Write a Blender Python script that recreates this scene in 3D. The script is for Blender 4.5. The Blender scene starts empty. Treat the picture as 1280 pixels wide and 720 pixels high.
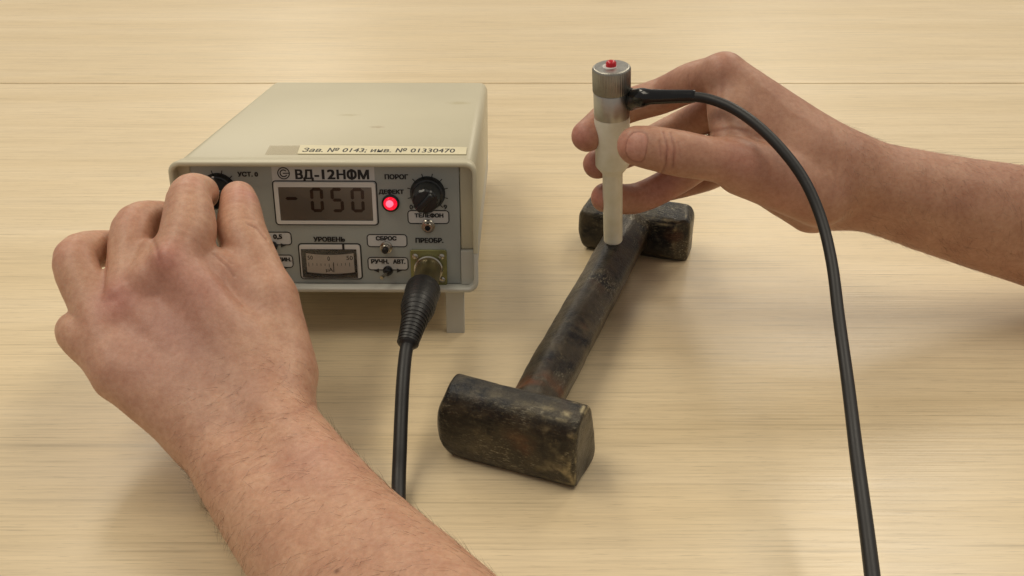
import bpy, bmesh, math, random
import numpy as np
from mathutils import Vector, Matrix, Quaternion
random.seed(4); rng = np.random.default_rng(11)
sc = bpy.context.scene
S = .01                                                    # the modelling below is in centimetres

# ------------------------------------------------------------------ camera, room light, exposure
cam = bpy.data.objects.new('camera', bpy.data.cameras.new('camera'))
sc.collection.objects.link(cam)
cam.location = (0, 0, .2865)
cam.rotation_euler = (math.radians(90 - 28.5), 0, 0)
cam.data.sensor_width = 36; cam.data.lens = 1237.6 / 1280 * 36
cam.data.clip_start = .02; cam.data.clip_end = 50
sc.camera = cam
world = bpy.data.worlds.new('World'); sc.world = world; world.use_nodes = True
wb = world.node_tree.nodes['Background']
wb.inputs[0].default_value = (1.0, .93, .87, 1); wb.inputs[1].default_value = .27
def ceiling_lamp(x, y, z, sx, sy, power, col):
    l = bpy.data.lights.new('ceiling_lamp', 'AREA'); l.shape = 'RECTANGLE'; l.size = sx; l.size_y = sy
    l.energy = power; l.color = col
    o = bpy.data.objects.new('ceiling_lamp', l); sc.collection.objects.link(o); o.location = (x, y, z)
    return o
WARM = (1, .905, .735)
for lx, ly, lp in ((-1.0, .5, 16), (1.15, .5, 11), (-1.0, 2.5, 14), (1.15, 2.5, 20), (-1.0, 4.5, 14), (1.15, 4.5, 12)):
    ceiling_lamp(lx, ly, 1.9, .95 if ly < 1 else .42, 1.3, lp, WARM)            # fittings in two rows on the ceiling
sc.view_settings.view_transform = 'Standard'; sc.view_settings.look = 'None'
sc.view_settings.exposure = .25; sc.view_settings.gamma = 1; sc.view_settings.use_curve_mapping = False
try:
    sc.cycles.use_denoising = True
    sc.cycles.max_bounces = 8; sc.cycles.transmission_bounces = 6; sc.cycles.transparent_max_bounces = 8
except Exception: pass

# >>> SDF
FPX, PITCH, CAMH = 1237.6, math.radians(28.5), 28.65      # lens in photo pixels, tilt, height in cm
_c, _s = math.cos(PITCH), math.sin(PITCH)
def ray(px, py):
    b = (360 - py) / FPX
    return np.array([(px - 640) / FPX, _c + b * _s, -_s + b * _c])
def at(px, py, d):                      # point (cm) seen at a photo pixel, d cm along the camera axis
    return np.array([0, 0, CAMH]) + ray(px, py) * d
def atz(px, py, z):                     # the same at a known height above the table
    r = ray(px, py)
    return np.array([0, 0, CAMH]) + r * ((z - CAMH) / r[2])
def smin(a, b, k):
    h = np.maximum(k - np.abs(a - b), 0) / k
    return np.minimum(a, b) - h * h * k * .25
def smax(a, b, k): return -smin(-a, -b, k)
def cone(P, a, b, r1, r2):              # tapered capsule, looked at only near itself
    out = np.full(len(P), 9., P.dtype)
    m = np.arange(len(P)); g = max(r1, r2) + 1.25
    for c in range(3):
        x = P[m, c]; m = m[(x > min(a[c], b[c]) - g) & (x < max(a[c], b[c]) + g)]
    if len(m):
        ba = (b - a).astype(P.dtype); q = P[m] - a.astype(P.dtype)
        t = np.clip((q @ ba) / (ba @ ba), 0, 1)
        q -= t[:, None] * ba
        out[m] = np.sqrt(np.einsum('ij,ij->i', q, q)) - (r1 + (r2 - r1) * t)
    return out
def spline(pts, n=5):                   # Catmull-Rom through (point, radius) pairs
    Q = np.array([list(p) + [r] for p, r in pts]); Q = np.vstack([2 * Q[0] - Q[1], Q, 2 * Q[-1] - Q[-2]]); out = []
    for i in range(1, len(Q) - 2):
        p0, p1, p2, p3 = Q[i-1:i+3]
        for t in np.linspace(0, 1, n, endpoint=False):
            out.append(.5 * (2*p1 + (p2-p0)*t + (2*p0-5*p1+4*p2-p3)*t*t + (3*p1-p0-3*p2+p3)*t**3))
    return np.array(out + [Q[-2]])
def chain(P, pts, k=0):                 # a smooth tube of changing radius
    out = np.full(len(P), 9., P.dtype); Q = spline(pts); g = Q[:, 3].max() + 1.25
    m = np.arange(len(P))
    for c in range(3):
        x = P[m, c]; m = m[(x > Q[:, c].min() - g) & (x < Q[:, c].max() + g)]
    if len(m):
        p = P[m]; d = np.full(len(m), 9., P.dtype)
        for a, b in zip(Q[:-1], Q[1:]): d = np.minimum(d, cone(p, a[:3], b[:3], a[3], b[3]))
        out[m] = d
    return out
class Hand:
    """A hand and forearm as one blended distance field: palm (bones blended widely), fingers (chains), strokes (folds, tendons)."""
    def __init__(self): self.palm = []; self.fingers = []; self.flats = []
    def base(self, P):
        d = None
        for it in self.palm:
            k = it[-1]
            e = chain(P, it[0]) if len(it) == 2 else cone(P, *it[:4])
            d = e if d is None else smin(d, e, k)
        out = d
        for pts, k, kj in self.fingers:
            out = smin(out, smin(d, chain(P, pts, k), kj), .12)
        for pt, n, depth in self.flats:          # nail beds: a plane that shaves the pad off
            out = smax(out, np.where(np.linalg.norm(P - pt, axis=1) < depth, (P - pt) @ n, -9), .1)
        return out
    sdf = base
    def hits(self, pix):                         # where lines of sight meet the skin
        R = np.array([ray(*p) for p in pix]); R /= np.linalg.norm(R, axis=1)[:, None]
        O = np.array([0, 0, CAMH]); t = np.full(len(R), 30.)
        for _ in range(80): t += np.clip(self.base(O + R * t[:, None]), -.3, .9) * .85
        return [o if abs(d) < .05 else None for o, d in zip(O + R * t[:, None], self.base(O + R * t[:, None]))]

def left_hand():
    H = Hand(); A = at
    imc, mmc, rmc, pmc = A(218,332,43.9), A(158,374,43.9), A(130,424,43.0), A(147,470,42.0)
    ipp, mpp, rpp, ppp = A(237,246,46.7), A(171,281,46.6), A(95,323,44.9), A(95,413,43.5)
    P = H.palm.append
    P((A(346,500,42.4), imc, 1.3, .98, 1.))
    P((A(322,515,41.9), mmc, 1.4, .95, 1.))
    P((A(286,530,41.6), rmc, 1.4, .92, 1.))
    P((A(248,540,41.4), pmc, 1.25, .92, 1.))
    P((A(250,440,44.6), A(300,500,43.2), 1.7, 1.7, .8))
    P((A(358,466,43.4), A(338,380,45.0), 1.25, 1.12, 1.))         # thumb root
    P((A(332,370,45.2), A(264,336,45.2), .95, .95, .9))           # web of the thumb
    for a, b, c, e, r in ((imc, ipp, mmc, mpp, .92), (mmc, mpp, rmc, rpp, .88), (rmc, rpp, pmc, ppp, .8)):
        n = np.cross(e - c, a - c); n /= np.linalg.norm(n)        # webs between the fingers
        P(((a + c) / 2, (a + (b - a) * .36 + c + (e - c) * .36) / 2, r, r * .8, .5))
    P(([(A(334,500,42.6), 1.5), (A(362,560,40.2), 1.75), (A(432,655,36.6), 2.0), (A(520,755,32.6), 2.3), (A(610,860,29.0), 2.5)], .9))   # radius side
    P(([(A(262,540,41.6), 1.4), (A(296,590,39.8), 1.6), (A(366,674,36.4), 1.95), (A(450,775,32.6), 2.2), (A(540,890,29.0), 2.4)], .9))   # ulna side
    H.fingers = [
        ([(imc, 1.02), (A(235,292,45.2), 1.26), (ipp, 1.0), (A(251,240,48.5), .84), (A(255,243,50.0), .74)], .5, .5),
        ([(mmc, 1.0), (mmc * .55 + mpp * .45, 1.08), (mpp, 1.0), (A(214,275,48.9), .85), (A(242,284,50.2), .76)], .5, .5),
        ([(rmc, .95), (rmc * .55 + rpp * .45, 1.0), (rpp, .97), (A(140,310,47.4), .84), (A(175,320,48.6), .74)], .5, .5),
        ([(pmc, .92), (pmc * .55 + ppp * .45, .88), (ppp, .86), (A(132,408,45.6), .74), (A(160,418,46.4), .66)], .5, .5),
        ([(A(358,466,43.4), 1.2), (A(340,380,45.0), 1.1), (A(321,335,45.9), 1.14), (A(303,294,46.9), 1.18), (A(300,262,48.1), 1.0), (A(298,248,48.8), .86)], .5, .6),
    ]
    return H

def right_hand():
    H = Hand(); A = at
    imc, mmc, rmc, pmc = A(905,93,52.8), A(916,120,54.8), A(930,152,56.2), A(946,188,57.0)
    P = H.palm.append
    P((A(1052,205,52.2), imc, 1.6, 1.08, .7))
    P((A(1056,215,53.0), mmc, 1.6, 1.0, .7))
    P((A(1058,228,53.8), rmc, 1.5, .95, .7))
    P((A(1050,250,54.2), pmc, 1.4, .95, .7))
    P((A(1025,244,52.2), A(928,212,50.8), 1.6, 1.25, .9))         # thumb root
    P((A(912,172,51.6), A(905,112,53.0), .95, .85, .8))          # web of the thumb
    P((A(1000,195,51.9), A(925,140,52.4), 1.3, 1.1, .9))
    P((A(962,222,54.6), A(1015,258,54.2), 1.5, 1.4, .8))         # heel
    P(([(A(1010,195,52.2), 1.5), (A(1070,217,52.5), 1.78), (A(1180,246,53.0), 2.15), (A(1290,268,53.8), 2.45), (A(1420,300,55.0), 2.8)], 1.))
    P(([(A(1020,235,54.0), 1.4), (A(1075,245,53.8), 1.65), (A(1180,272,54.2), 2.1), (A(1290,302,55.0), 2.4), (A(1420,340,56.0), 2.7)], 1.))
    H.fingers = [
        ([(imc, 1.08), (A(865,103,54.4), 1.08), (A(826,120,56.2), 1.02), (A(773,138,56.3), .95), (A(734,170,55.0), .88)], .5, .5),
        ([(mmc, 1.0), (A(885,142,56.8), 1.0), (A(850,160,58.6), .98), (A(795,186,58.6), .9), (A(747,205,56.9), .84)], .5, .5),
        ([(rmc, .95), (A(892,190,57.8), .95), (A(852,220,59.2), .94), (A(799,247,59.4), .92), (A(757,247,57.9), .87)], .5, .5),
        ([(pmc, .95), (A(890,220,60.5), .8), (A(855,232,61.4), .72), (A(825,240,61.2), .66)], .5, .5),
        ([(A(1020,238,51.8), 1.4), (A(925,205,50.4), 1.2), (A(885,198,50.3), 1.12), (A(850,192,50.5), 1.17), (A(815,185,50.9), 1.12), (A(796,182,51.2), 1.02)], .5, .7),
    ]
    return H
# <<< SDF

# ------------------------------------------------------------------ helpers
def lin(h):
    h = h.lstrip('#'); v = [int(h[i:i+2], 16) / 255 for i in (0, 2, 4)]
    return tuple(c / 12.92 if c <= .04045 else ((c + .055) / 1.055) ** 2.4 for c in v) + (1,)
def new_mat(name):
    m = bpy.data.materials.new(name); m.use_nodes = True
    return m, m.node_tree.nodes, m.node_tree.links, m.node_tree.nodes['Principled BSDF']
def mat(name, col, rough=.5, metal=0., var=.0, scale=30, bump=0., bscale=300, spec=.5, coat=0., emit=None):
    """Plain stuff with a little uneven colour, gloss and relief."""
    m, N, L, b = new_mat(name)
    c = lin(col) if isinstance(col, str) else tuple(col) + (1,)
    b.inputs['Base Color'].default_value = c; b.inputs['Roughness'].default_value = rough
    b.inputs['Metallic'].default_value = metal; b.inputs['Specular IOR Level'].default_value = spec
    b.inputs['Coat Weight'].default_value = coat
    tc = N.new('ShaderNodeTexCoord')
    if var:
        n = N.new('ShaderNodeTexNoise'); n.inputs['Scale'].default_value = scale; n.inputs['Detail'].default_value = 6
        L.new(tc.outputs['Object'], n.inputs['Vector'])
        r = N.new('ShaderNodeMapRange'); r.inputs[1].default_value = .3; r.inputs[2].default_value = .7
        r.inputs[3].default_value = 1 - var; r.inputs[4].default_value = 1 + var * .5
        L.new(n.outputs['Fac'], r.inputs[0])
        x = N.new('ShaderNodeMix'); x.data_type = 'RGBA'; x.blend_type = 'MULTIPLY'; x.inputs[0].default_value = 1
        x.inputs[6].default_value = c; L.new(r.outputs[0], x.inputs[7]); L.new(x.outputs[2], b.inputs['Base Color'])
        r2 = N.new('ShaderNodeMapRange'); r2.inputs[3].default_value = max(.03, rough - .1); r2.inputs[4].default_value = rough + .12
        L.new(n.outputs['Fac'], r2.inputs[0]); L.new(r2.outputs[0], b.inputs['Roughness'])
    if bump:
        n = N.new('ShaderNodeTexNoise'); n.inputs['Scale'].default_value = bscale; n.inputs['Detail'].default_value = 3
        L.new(tc.outputs['Object'], n.inputs['Vector'])
        bp = N.new('ShaderNodeBump'); bp.inputs['Strength'].default_value = bump; bp.inputs['Distance'].default_value = .0005
        L.new(n.outputs['Fac'], bp.inputs['Height']); L.new(bp.outputs[0], b.inputs['Normal'])
    if emit:
        b.inputs['Emission Color'].default_value = lin(emit[0]); b.inputs['Emission Strength'].default_value = emit[1]
    return m
def link(name, me, m, parent=None):
    o = bpy.data.objects.new(name, me); sc.collection.objects.link(o)
    if m is not None: me.materials.append(m)
    if parent is not None: o.parent = parent
    return o
def empty(name, loc=(0, 0, 0)):
    o = bpy.data.objects.new(name, None); sc.collection.objects.link(o)
    o.location = [c * S for c in loc]; o.empty_display_size = .02
    return o
def tag(o, label, cat, group=None):
    o['label'] = label; o['category'] = cat
    if group: o['group'] = group
    return o
class MB:
    """Collects shapes (cm) and links them as one mesh."""
    def __init__(self): self.v = []; self.f = []
    def add(self, v, f):
        k = len(self.v); self.v += [tuple(p) for p in v]; self.f += [tuple(i + k for i in q) for q in f]; return self
    def loft(self, loops, cap0=True, cap1=True, closed=False):
        n = len(loops[0]); v = [p for l in loops for p in l]; f = []
        m = len(loops)
        for i in range(m if closed else m - 1):
            for j in range(n):
                a, b = i * n, ((i + 1) % m) * n
                f.append((a + j, a + (j + 1) % n, b + (j + 1) % n, b + j))
        if not closed:
            if cap0: f.append(tuple(range(n - 1, -1, -1)))
            if cap1: f.append(tuple((m - 1) * n + j for j in range(n)))
        return self.add(v, f)
    def box(self, c, s):
        x, y, z = [q / 2 for q in s]; cx, cy, cz = c
        l = lambda k: [(cx - x, cy - y, cz + k), (cx + x, cy - y, cz + k), (cx + x, cy + y, cz + k), (cx - x, cy + y, cz + k)]
        return self.loft([l(-z), l(z)])
    def lathe(self, prof, o, axis, n=32, rmod=None):
        """prof: (distance along axis, radius)"""
        w = Vector(axis).normalized(); u = w.orthogonal().normalized(); t = w.cross(u); o = Vector(o); loops = []
        for i, (h, r) in enumerate(prof):
            l = []
            for j in range(n):
                q = 2 * math.pi * j / n; rr = r * (rmod(i, j) if rmod else 1)
                l.append(o + w * h + (u * math.cos(q) + t * math.sin(q)) * rr)
            loops.append(l)
        return self.loft(loops)
    def tube(self, pts, r, n=16):
        P = [Vector(p) for p in pts]; R = r if isinstance(r, (list, tuple)) else [r] * len(P); loops = []
        w = (P[1] - P[0]).normalized(); u = w.orthogonal().normalized()
        for i, p in enumerate(P):
            w = (P[min(i + 1, len(P) - 1)] - P[max(i - 1, 0)]).normalized()
            u = (u - w * u.dot(w)).normalized(); t = w.cross(u)
            loops.append([p + (u * math.cos(2 * math.pi * j / n) + t * math.sin(2 * math.pi * j / n)) * R[i] for j in range(n)])
        return self.loft(loops)
    def build(self, name, m, parent=None, smooth=True, bevel=0, angle=40, segs=2):
        me = bpy.data.meshes.new(name); me.from_pydata([tuple(c * S for c in p) for p in self.v], [], self.f)
        bm = bmesh.new(); bm.from_mesh(me); bmesh.ops.recalc_face_normals(bm, faces=bm.faces); bm.to_mesh(me); bm.free()
        o = link(name, me, m, parent)
        if bevel:
            md = o.modifiers.new('bevel', 'BEVEL'); md.width = bevel * S; md.segments = segs; md.limit_method = 'ANGLE'
            md.angle_limit = math.radians(angle); md.harden_normals = False
        if smooth:
            me.shade_smooth()
            try: me.set_sharp_from_angle(angle=math.radians(angle))
            except Exception: pass
        return o
def catmull(pts, n=10):
    return [tuple(q[:3]) for q in spline([(np.array(p, float), 0.) for p in pts], n)]
def rrect(w, h, r, n=6, cx=0, cz=0):
    out = []
    for k, (sx, sz) in enumerate(((1, 1), (-1, 1), (-1, -1), (1, -1))):
        for i in range(n + 1):
            a = math.pi / 2 * (k + i / n)
            out.append((cx + sx * (w / 2 - r) + r * math.cos(a), cz + sz * (h / 2 - r) + r * math.sin(a)))
    return out

def mesh_field(fn, lo, hi, h, coarse=6):
    """Polygonise fn = 0: a coarse look first, then only the cells near the skin (surface nets)."""
    lo = np.array(lo, float); hi = np.array(hi, float); H = h * coarse
    nb = np.ceil((hi - lo) / H).astype(int)
    G = np.stack(np.meshgrid(*[np.arange(k) for k in nb], indexing='ij'), -1).reshape(-1, 3)
    d = np.concatenate([fn((lo + (g + .5) * H).astype(np.float32)) for g in np.array_split(G, max(1, len(G) // 100000))])
    G = G[np.abs(d) < H * 1.15]
    n = nb * coarse + 1
    F = np.full(n, 9., np.float32)
    off = np.stack(np.meshgrid(*[np.arange(coarse + 1)] * 3, indexing='ij'), -1).reshape(-1, 3)
    seen = np.zeros(n, bool)
    for g in np.array_split(G, max(1, len(G) // 300)):
        I = (g[:, None, :] * coarse + off[None]).reshape(-1, 3)
        seen[I[:, 0], I[:, 1], I[:, 2]] = True
    I = np.argwhere(seen)
    for q in np.array_split(I, max(1, len(I) // 200000)):
        F[q[:, 0], q[:, 1], q[:, 2]] = fn((lo + q * h).astype(np.float32))
    C = [F[i:n[0]-1+i, j:n[1]-1+j, k:n[2]-1+k] for i in (0, 1) for j in (0, 1) for k in (0, 1)]
    K = [seen[i:n[0]-1+i, j:n[1]-1+j, k:n[2]-1+k] for i in (0, 1) for j in (0, 1) for k in (0, 1)]
    neg = sum((c < 0).astype(np.int8) for c in C); ok = np.logical_and.reduce(K)
    act = (neg > 0) & (neg < 8) & ok
    idx = np.full(act.shape, -1, np.int64); cells = np.argwhere(act); idx[act] = np.arange(len(cells))
    vals = np.stack([c[act] for c in C], 1)
    pos = np.zeros((len(cells), 3)); cnt = np.zeros(len(cells))
    corner = np.array([(i, j, k) for i in (0, 1) for j in (0, 1) for k in (0, 1)], float)
    for a in range(8):
        for b in range(a + 1, 8):
            if np.abs(corner[a] - corner[b]).sum() != 1: continue
            va, vb = vals[:, a], vals[:, b]; m = (va < 0) != (vb < 0)
            t = va[m] / (va[m] - vb[m])
            pos[m] += corner[a] + t[:, None] * (corner[b] - corner[a]); cnt[m] += 1
    V = lo + (cells + pos / cnt[:, None]) * h
    quads = []
    for ax in range(3):
        o1, o2 = [(1, 2), (2, 0), (0, 1)][ax]
        s0 = [slice(0, k) for k in F.shape]; s1 = [slice(0, k) for k in F.shape]
        s0[ax] = slice(0, F.shape[ax] - 1); s1[ax] = slice(1, F.shape[ax])
        a, b = F[tuple(s0)] < 0, F[tuple(s1)] < 0
        kk = seen[tuple(s0)] & seen[tuple(s1)]
        E = np.argwhere((a != b) & kk); E = E[(E[:, o1] > 0) & (E[:, o2] > 0)]
        E = E[(E[:, o1] < act.shape[o1]) & (E[:, o2] < act.shape[o2])]
        flip = a[E[:, 0], E[:, 1], E[:, 2]]
        e1 = np.zeros(3, int); e1[o1] = 1; e2 = np.zeros(3, int); e2[o2] = 1
        q = np.stack([idx[tuple((E - x).T)] for x in (e1 * 0, e1, e1 + e2, e2)], 1)
        good = (q >= 0).all(1); q, flip = q[good], flip[good]
        q[~flip] = q[~flip][:, ::-1]
        quads.append(q)
    return V, np.vstack(quads)
def relax(V, Q, it=4, f=.5):
    e = np.vstack([Q[:, [0, 1]], Q[:, [1, 2]], Q[:, [2, 3]], Q[:, [3, 0]]]); e = np.vstack([e, e[:, ::-1]])
    n = np.bincount(e[:, 0], minlength=len(V)).astype(float)[:, None]
    for k in range(it):
        for g in (f, -f * 1.03):                               # Taubin: smooths without shrinking
            s = np.stack([np.bincount(e[:, 0], weights=V[e[:, 1], c], minlength=len(V)) for c in range(3)], 1)
            V = V + g * (s / n - V)
    return V
def normals(V, Q):
    fn = np.cross(V[Q[:, 2]] - V[Q[:, 0]], V[Q[:, 3]] - V[Q[:, 1]])
    N = np.zeros_like(V)
    for k in range(4):
        for c in range(3): N[:, c] += np.bincount(Q[:, k], weights=fn[:, c], minlength=len(V))
    return N / (np.linalg.norm(N, axis=1)[:, None] + 1e-12)
def field_object(name, V, Q, m, parent=None, base=(0, 0, 0), attrs=None):
    V = V - np.array(base)
    me = bpy.data.meshes.new(name)
    me.vertices.add(len(V)); me.vertices.foreach_set('co', (V * S).astype(np.float32).ravel())
    me.loops.add(Q.size); me.loops.foreach_set('vertex_index', Q.astype(np.int32).ravel())
    me.polygons.add(len(Q)); me.polygons.foreach_set('loop_start', np.arange(0, Q.size, 4, dtype=np.int32))
    me.update(calc_edges=True); me.validate()
    for k, a in (attrs or {}).items():
        if a.ndim == 2:
            at_ = me.attributes.new(k, 'FLOAT_COLOR', 'POINT')
            at_.data.foreach_set('color', np.c_[a, np.ones(len(a))].astype(np.float32).ravel())
        else:
            at_ = me.attributes.new(k, 'FLOAT', 'POINT'); at_.data.foreach_set('value', a.astype(np.float32))
    me.shade_smooth()
    o = link(name, me, m, parent)
    if parent is None: o.location = [c * S for c in base]
    return o
def vnoise(P, freq, seed=0, octaves=3):
    """Smooth value noise for relief of the mesh."""
    r = np.random.default_rng(seed); T = r.random((32, 32, 32)); out = np.zeros(len(P)); amp = 1.; tot = 0
    for o in range(octaves):
        p = P * freq * 2 ** o + 7.3 * o + 50.; i = np.floor(p).astype(int); f = p - i; f = f * f * (3 - 2 * f); acc = 0
        for a in (0, 1):
            for b in (0, 1):
                for c in (0, 1):
                    w = (f[:, 0] if a else 1 - f[:, 0]) * (f[:, 1] if b else 1 - f[:, 1]) * (f[:, 2] if c else 1 - f[:, 2])
                    acc = acc + w * T[(i[:, 0] + a) % 32, (i[:, 1] + b) % 32, (i[:, 2] + c) % 32]
        out += amp * acc; tot += amp; amp *= .5
    return out / tot - .5

# ------------------------------------------------------------------ table tops
def wood():
    m, N, L, b = new_mat('oak_laminate')
    tc = N.new('ShaderNodeTexCoord')
    def noise(sx, sy, detail, rough=.6, off=0, dist=0.):
        mp = N.new('ShaderNodeMapping'); mp.inputs['Scale'].default_value = (sx, sy, 1); mp.inputs['Location'].default_value = (off, off * .7, 0)
        L.new(tc.outputs['Object'], mp.inputs['Vector'])
        n = N.new('ShaderNodeTexNoise'); n.inputs['Scale'].default_value = 1; n.inputs['Detail'].default_value = detail
        n.inputs['Roughness'].default_value = rough; n.inputs['Distortion'].default_value = dist
        L.new(mp.outputs[0], n.inputs['Vector']); return n.outputs['Fac']
    def ramp(src, stops):
        r = N.new('ShaderNodeValToRGB'); L.new(src, r.inputs[0]); e = r.color_ramp.elements
        while len(e) < len(stops): e.new(.5)
        for q, (p, c) in zip(e, stops): q.position = p; q.color = (c if isinstance(c, tuple) else (c, c, c, 1))
        return r.outputs[0]
    def mul(a, bb, f=1., mode='MULTIPLY'):
        x = N.new('ShaderNodeMix'); x.data_type = 'RGBA'; x.blend_type = mode; x.inputs[0].default_value = f
        L.new(a, x.inputs[6]); L.new(bb, x.inputs[7]); return x.outputs[2]
    broad = noise(1.6, 20, 3, .5, 3, .4)
    mid = noise(5, 120, 3, .55, 11, .3)
    lines = noise(11, 640, 2, .5, 41, .25)
    knots = noise(3.5, 210, 3, .55, 77, .6)
    fine = noise(22, 800, 3, .7, 29, .1)
    pores = noise(75, 1500, 2, .5, 5)
    base = ramp(broad, [(.3, lin('#d7c39d')), (.55, lin('#dcc9a5')), (.75, lin('#e0ceac'))])
    c = mul(base, ramp(mid, [(.3, .95), (.5, .99), (.7, 1.02)]))
    c = mul(c, ramp(lines, [(.30, .82), (.38, .95), (.46, 1.0), (.7, 1.03)]))
    c = mul(c, ramp(knots, [(.30, .88), (.37, .98), (.45, 1.0)]))
    c = mul(c, ramp(fine, [(.3, .88), (.5, 1.0), (.7, 1.05)]))
    c = mul(c, ramp(pores, [(.30, .76), (.38, 1.0)]), .8)
    L.new(c, b.inputs['Base Color'])
    rr = N.new('ShaderNodeMapRange'); rr.inputs[3].default_value = .25; rr.inputs[4].default_value = .40
    L.new(mid, rr.inputs[0]); L.new(rr.outputs[0], b.inputs['Roughness'])
    bp = N.new('ShaderNodeBump'); bp.inputs['Strength'].default_value = .35; bp.inputs['Distance'].default_value = .0004
    L.new(lines, bp.inputs['Height']); L.new(bp.outputs[0], b.inputs['Normal'])
    b.inputs['Specular IOR Level'].default_value = .5
    return m
M_wood = wood()
for y0, y1 in ((4, 94.72), (95.02, 210)):
    o = MB().box((0, (y0 + y1) / 2, -1.1), (260, y1 - y0, 2.2)).build('table', M_wood, None, True, .12)
    o['kind'] = 'structure'

# ------------------------------------------------------------------ the instrument (local: u right, v into the case, w up)
YAW, TILT, DEEP, HB = math.radians(-.467), math.radians(6.06), 22.85, 7.285
O_ = np.array([-9.809, 47.055, 2.811])
U_ = np.array([math.cos(YAW), math.sin(YAW), 0]); F_ = np.array([-math.sin(YAW), math.cos(YAW), 0]); Z_ = np.array([0, 0, 1.])
V_ = F_ * math.cos(TILT) - Z_ * math.sin(TILT); W_ = F_ * math.sin(TILT) + Z_ * math.cos(TILT)
def local(P): q = np.asarray(P) - O_; return np.array([q @ U_, q @ V_, q @ W_])
def worldp(u, v, w): return O_ + U_ * u + V_ * v + W_ * w
def onplane(px, py, v=None, w=None):
    r = ray(px, py); o = local([0, 0, CAMH]); d = np.array([r @ U_, r @ V_, r @ W_])
    t = (v - o[1]) / d[1] if v is not None else (w - o[2]) / d[2]
    return o + d * t
VP = .62                                                       # the panel stands this far behind the lip
def pan(px, py): q = onplane(px, py, v=VP); return q[0], q[2]

M_top = mat('beige_case_plastic', '#c3bca2', .42, var=.07, scale=9, bump=.12, bscale=900)
def stain(m, px, py, su, sv, col):
    N, L = m.node_tree.nodes, m.node_tree.links; b = N['Principled BSDF']; p = onplane(px, py, w=HB)
    tc = N.new('ShaderNodeTexCoord'); mp = N.new('ShaderNodeMapping'); mp.vector_type = 'TEXTURE'
    mp.inputs['Location'].default_value = tuple(p * S); mp.inputs['Scale'].default_value = (su * S, sv * S, 1)
    L.new(tc.outputs['Object'], mp.inputs['Vector'])
    n = N.new('ShaderNodeTexNoise'); n.inputs['Scale'].default_value = 500; L.new(tc.outputs['Object'], n.inputs['Vector'])
    ln = N.new('ShaderNodeVectorMath'); ln.operation = 'LENGTH'; L.new(mp.outputs[0], ln.inputs[0])
    ad = N.new('ShaderNodeMath'); ad.operation = 'ADD'; L.new(ln.outputs['Value'], ad.inputs[0]); L.new(n.outputs['Fac'], ad.inputs[1])
    r = N.new('ShaderNodeMapRange'); r.inputs[1].default_value = .5; r.inputs[2].default_value = 1.5; r.inputs[3].default_value = .55; r.inputs[4].default_value = 0
    L.new(ad.outputs[0], r.inputs[0])
    x = N.new('ShaderNodeMix'); x.data_type = 'RGBA'; L.new(r.outputs[0], x.inputs[0]); x.inputs[7].default_value = lin(col)
    L.new(b.inputs['Base Color'].links[0].from_socket, x.inputs[6]); L.new(x.outputs[2], b.inputs['Base Color'])
stain(M_top, 471, 156, .55, .35, '#8a6a3c'); stain(M_top, 436, 141, .9, .4, '#a3966a'); stain(M_top, 574, 126, 1.0, .6, '#a79a6c')
M_low = mat('pale_grey_case_plastic', '#c0bfb5', .45, var=.05, scale=20, bump=.1, bscale=900)
M_panel = mat('grey_panel_paint', '#9da19c', .42, var=.05, scale=25, bump=.06, bscale=1500)
M_light = mat('light_grey_print', '#c3c3c1', .4, var=.04, scale=40)
M_white = mat('white_frame_plastic', '#d2cfca', .35, var=.05, scale=40)
M_ink = mat('black_print', '#17181a', .5, var=.1, scale=90)
M_black = mat('black_plastic', '#101112', .28, var=.15, scale=60)
M_rubber = mat('black_rubber', '#161514', .46, var=.2, scale=80, bump=.15, bscale=700)
M_cable = mat('dark_cable_sheath', '#141312', .48, var=.2, scale=50, bump=.1, bscale=600)
M_chrome = mat('nickel_plate', '#b9b4a8', .24, 1., var=.15, scale=150)
M_brass = mat('dull_brass', '#8d7f55', .36, 1., var=.25, scale=150)
M_olive = mat('olive_passivated_zinc', '#8b8a5a', .4, .55, var=.2, scale=120)
M_led = mat('red_lens', '#c3132a', .2, emit=('#ff1030', .9))
M_ledcore = mat('red_lamp_core', '#ff8090', .3, emit=('#ff5f78', 1.4))
M_lcd = mat('lcd_brown', '#918d80', .22, var=.06, scale=60)
M_seg = mat('lcd_segment', '#2c231c', .3)
M_paper = mat('paper_label', '#d8cfae', .55, var=.06, scale=60)
M_face = mat('meter_face_card', '#efe7da', .5, var=.05, scale=90)
M_grime = mat('grimy_seam', '#4a4330', .8)
M_tape, N, L, b = new_mat('clear_tape')
b.inputs['Base Color'].default_value = lin('#b59f72'); b.inputs['Roughness'].default_value = .2; b.inputs['Alpha'].default_value = .13
M_glass, N, L, b = new_mat('clear_window')
tr = N.new('ShaderNodeBsdfTransparent'); gl = N.new('ShaderNodeBsdfGlossy'); gl.inputs['Roughness'].default_value = .04
fr = N.new('ShaderNodeFresnel'); fr.inputs['IOR'].default_value = 1.45; mx = N.new('ShaderNodeMixShader')
L.new(fr.outputs[0], mx.inputs[0]); L.new(tr.outputs[0], mx.inputs[1]); L.new(gl.outputs[0], mx.inputs[2])
L.new(mx.outputs[0], N['Material Output'].inputs['Surface'])

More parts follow.
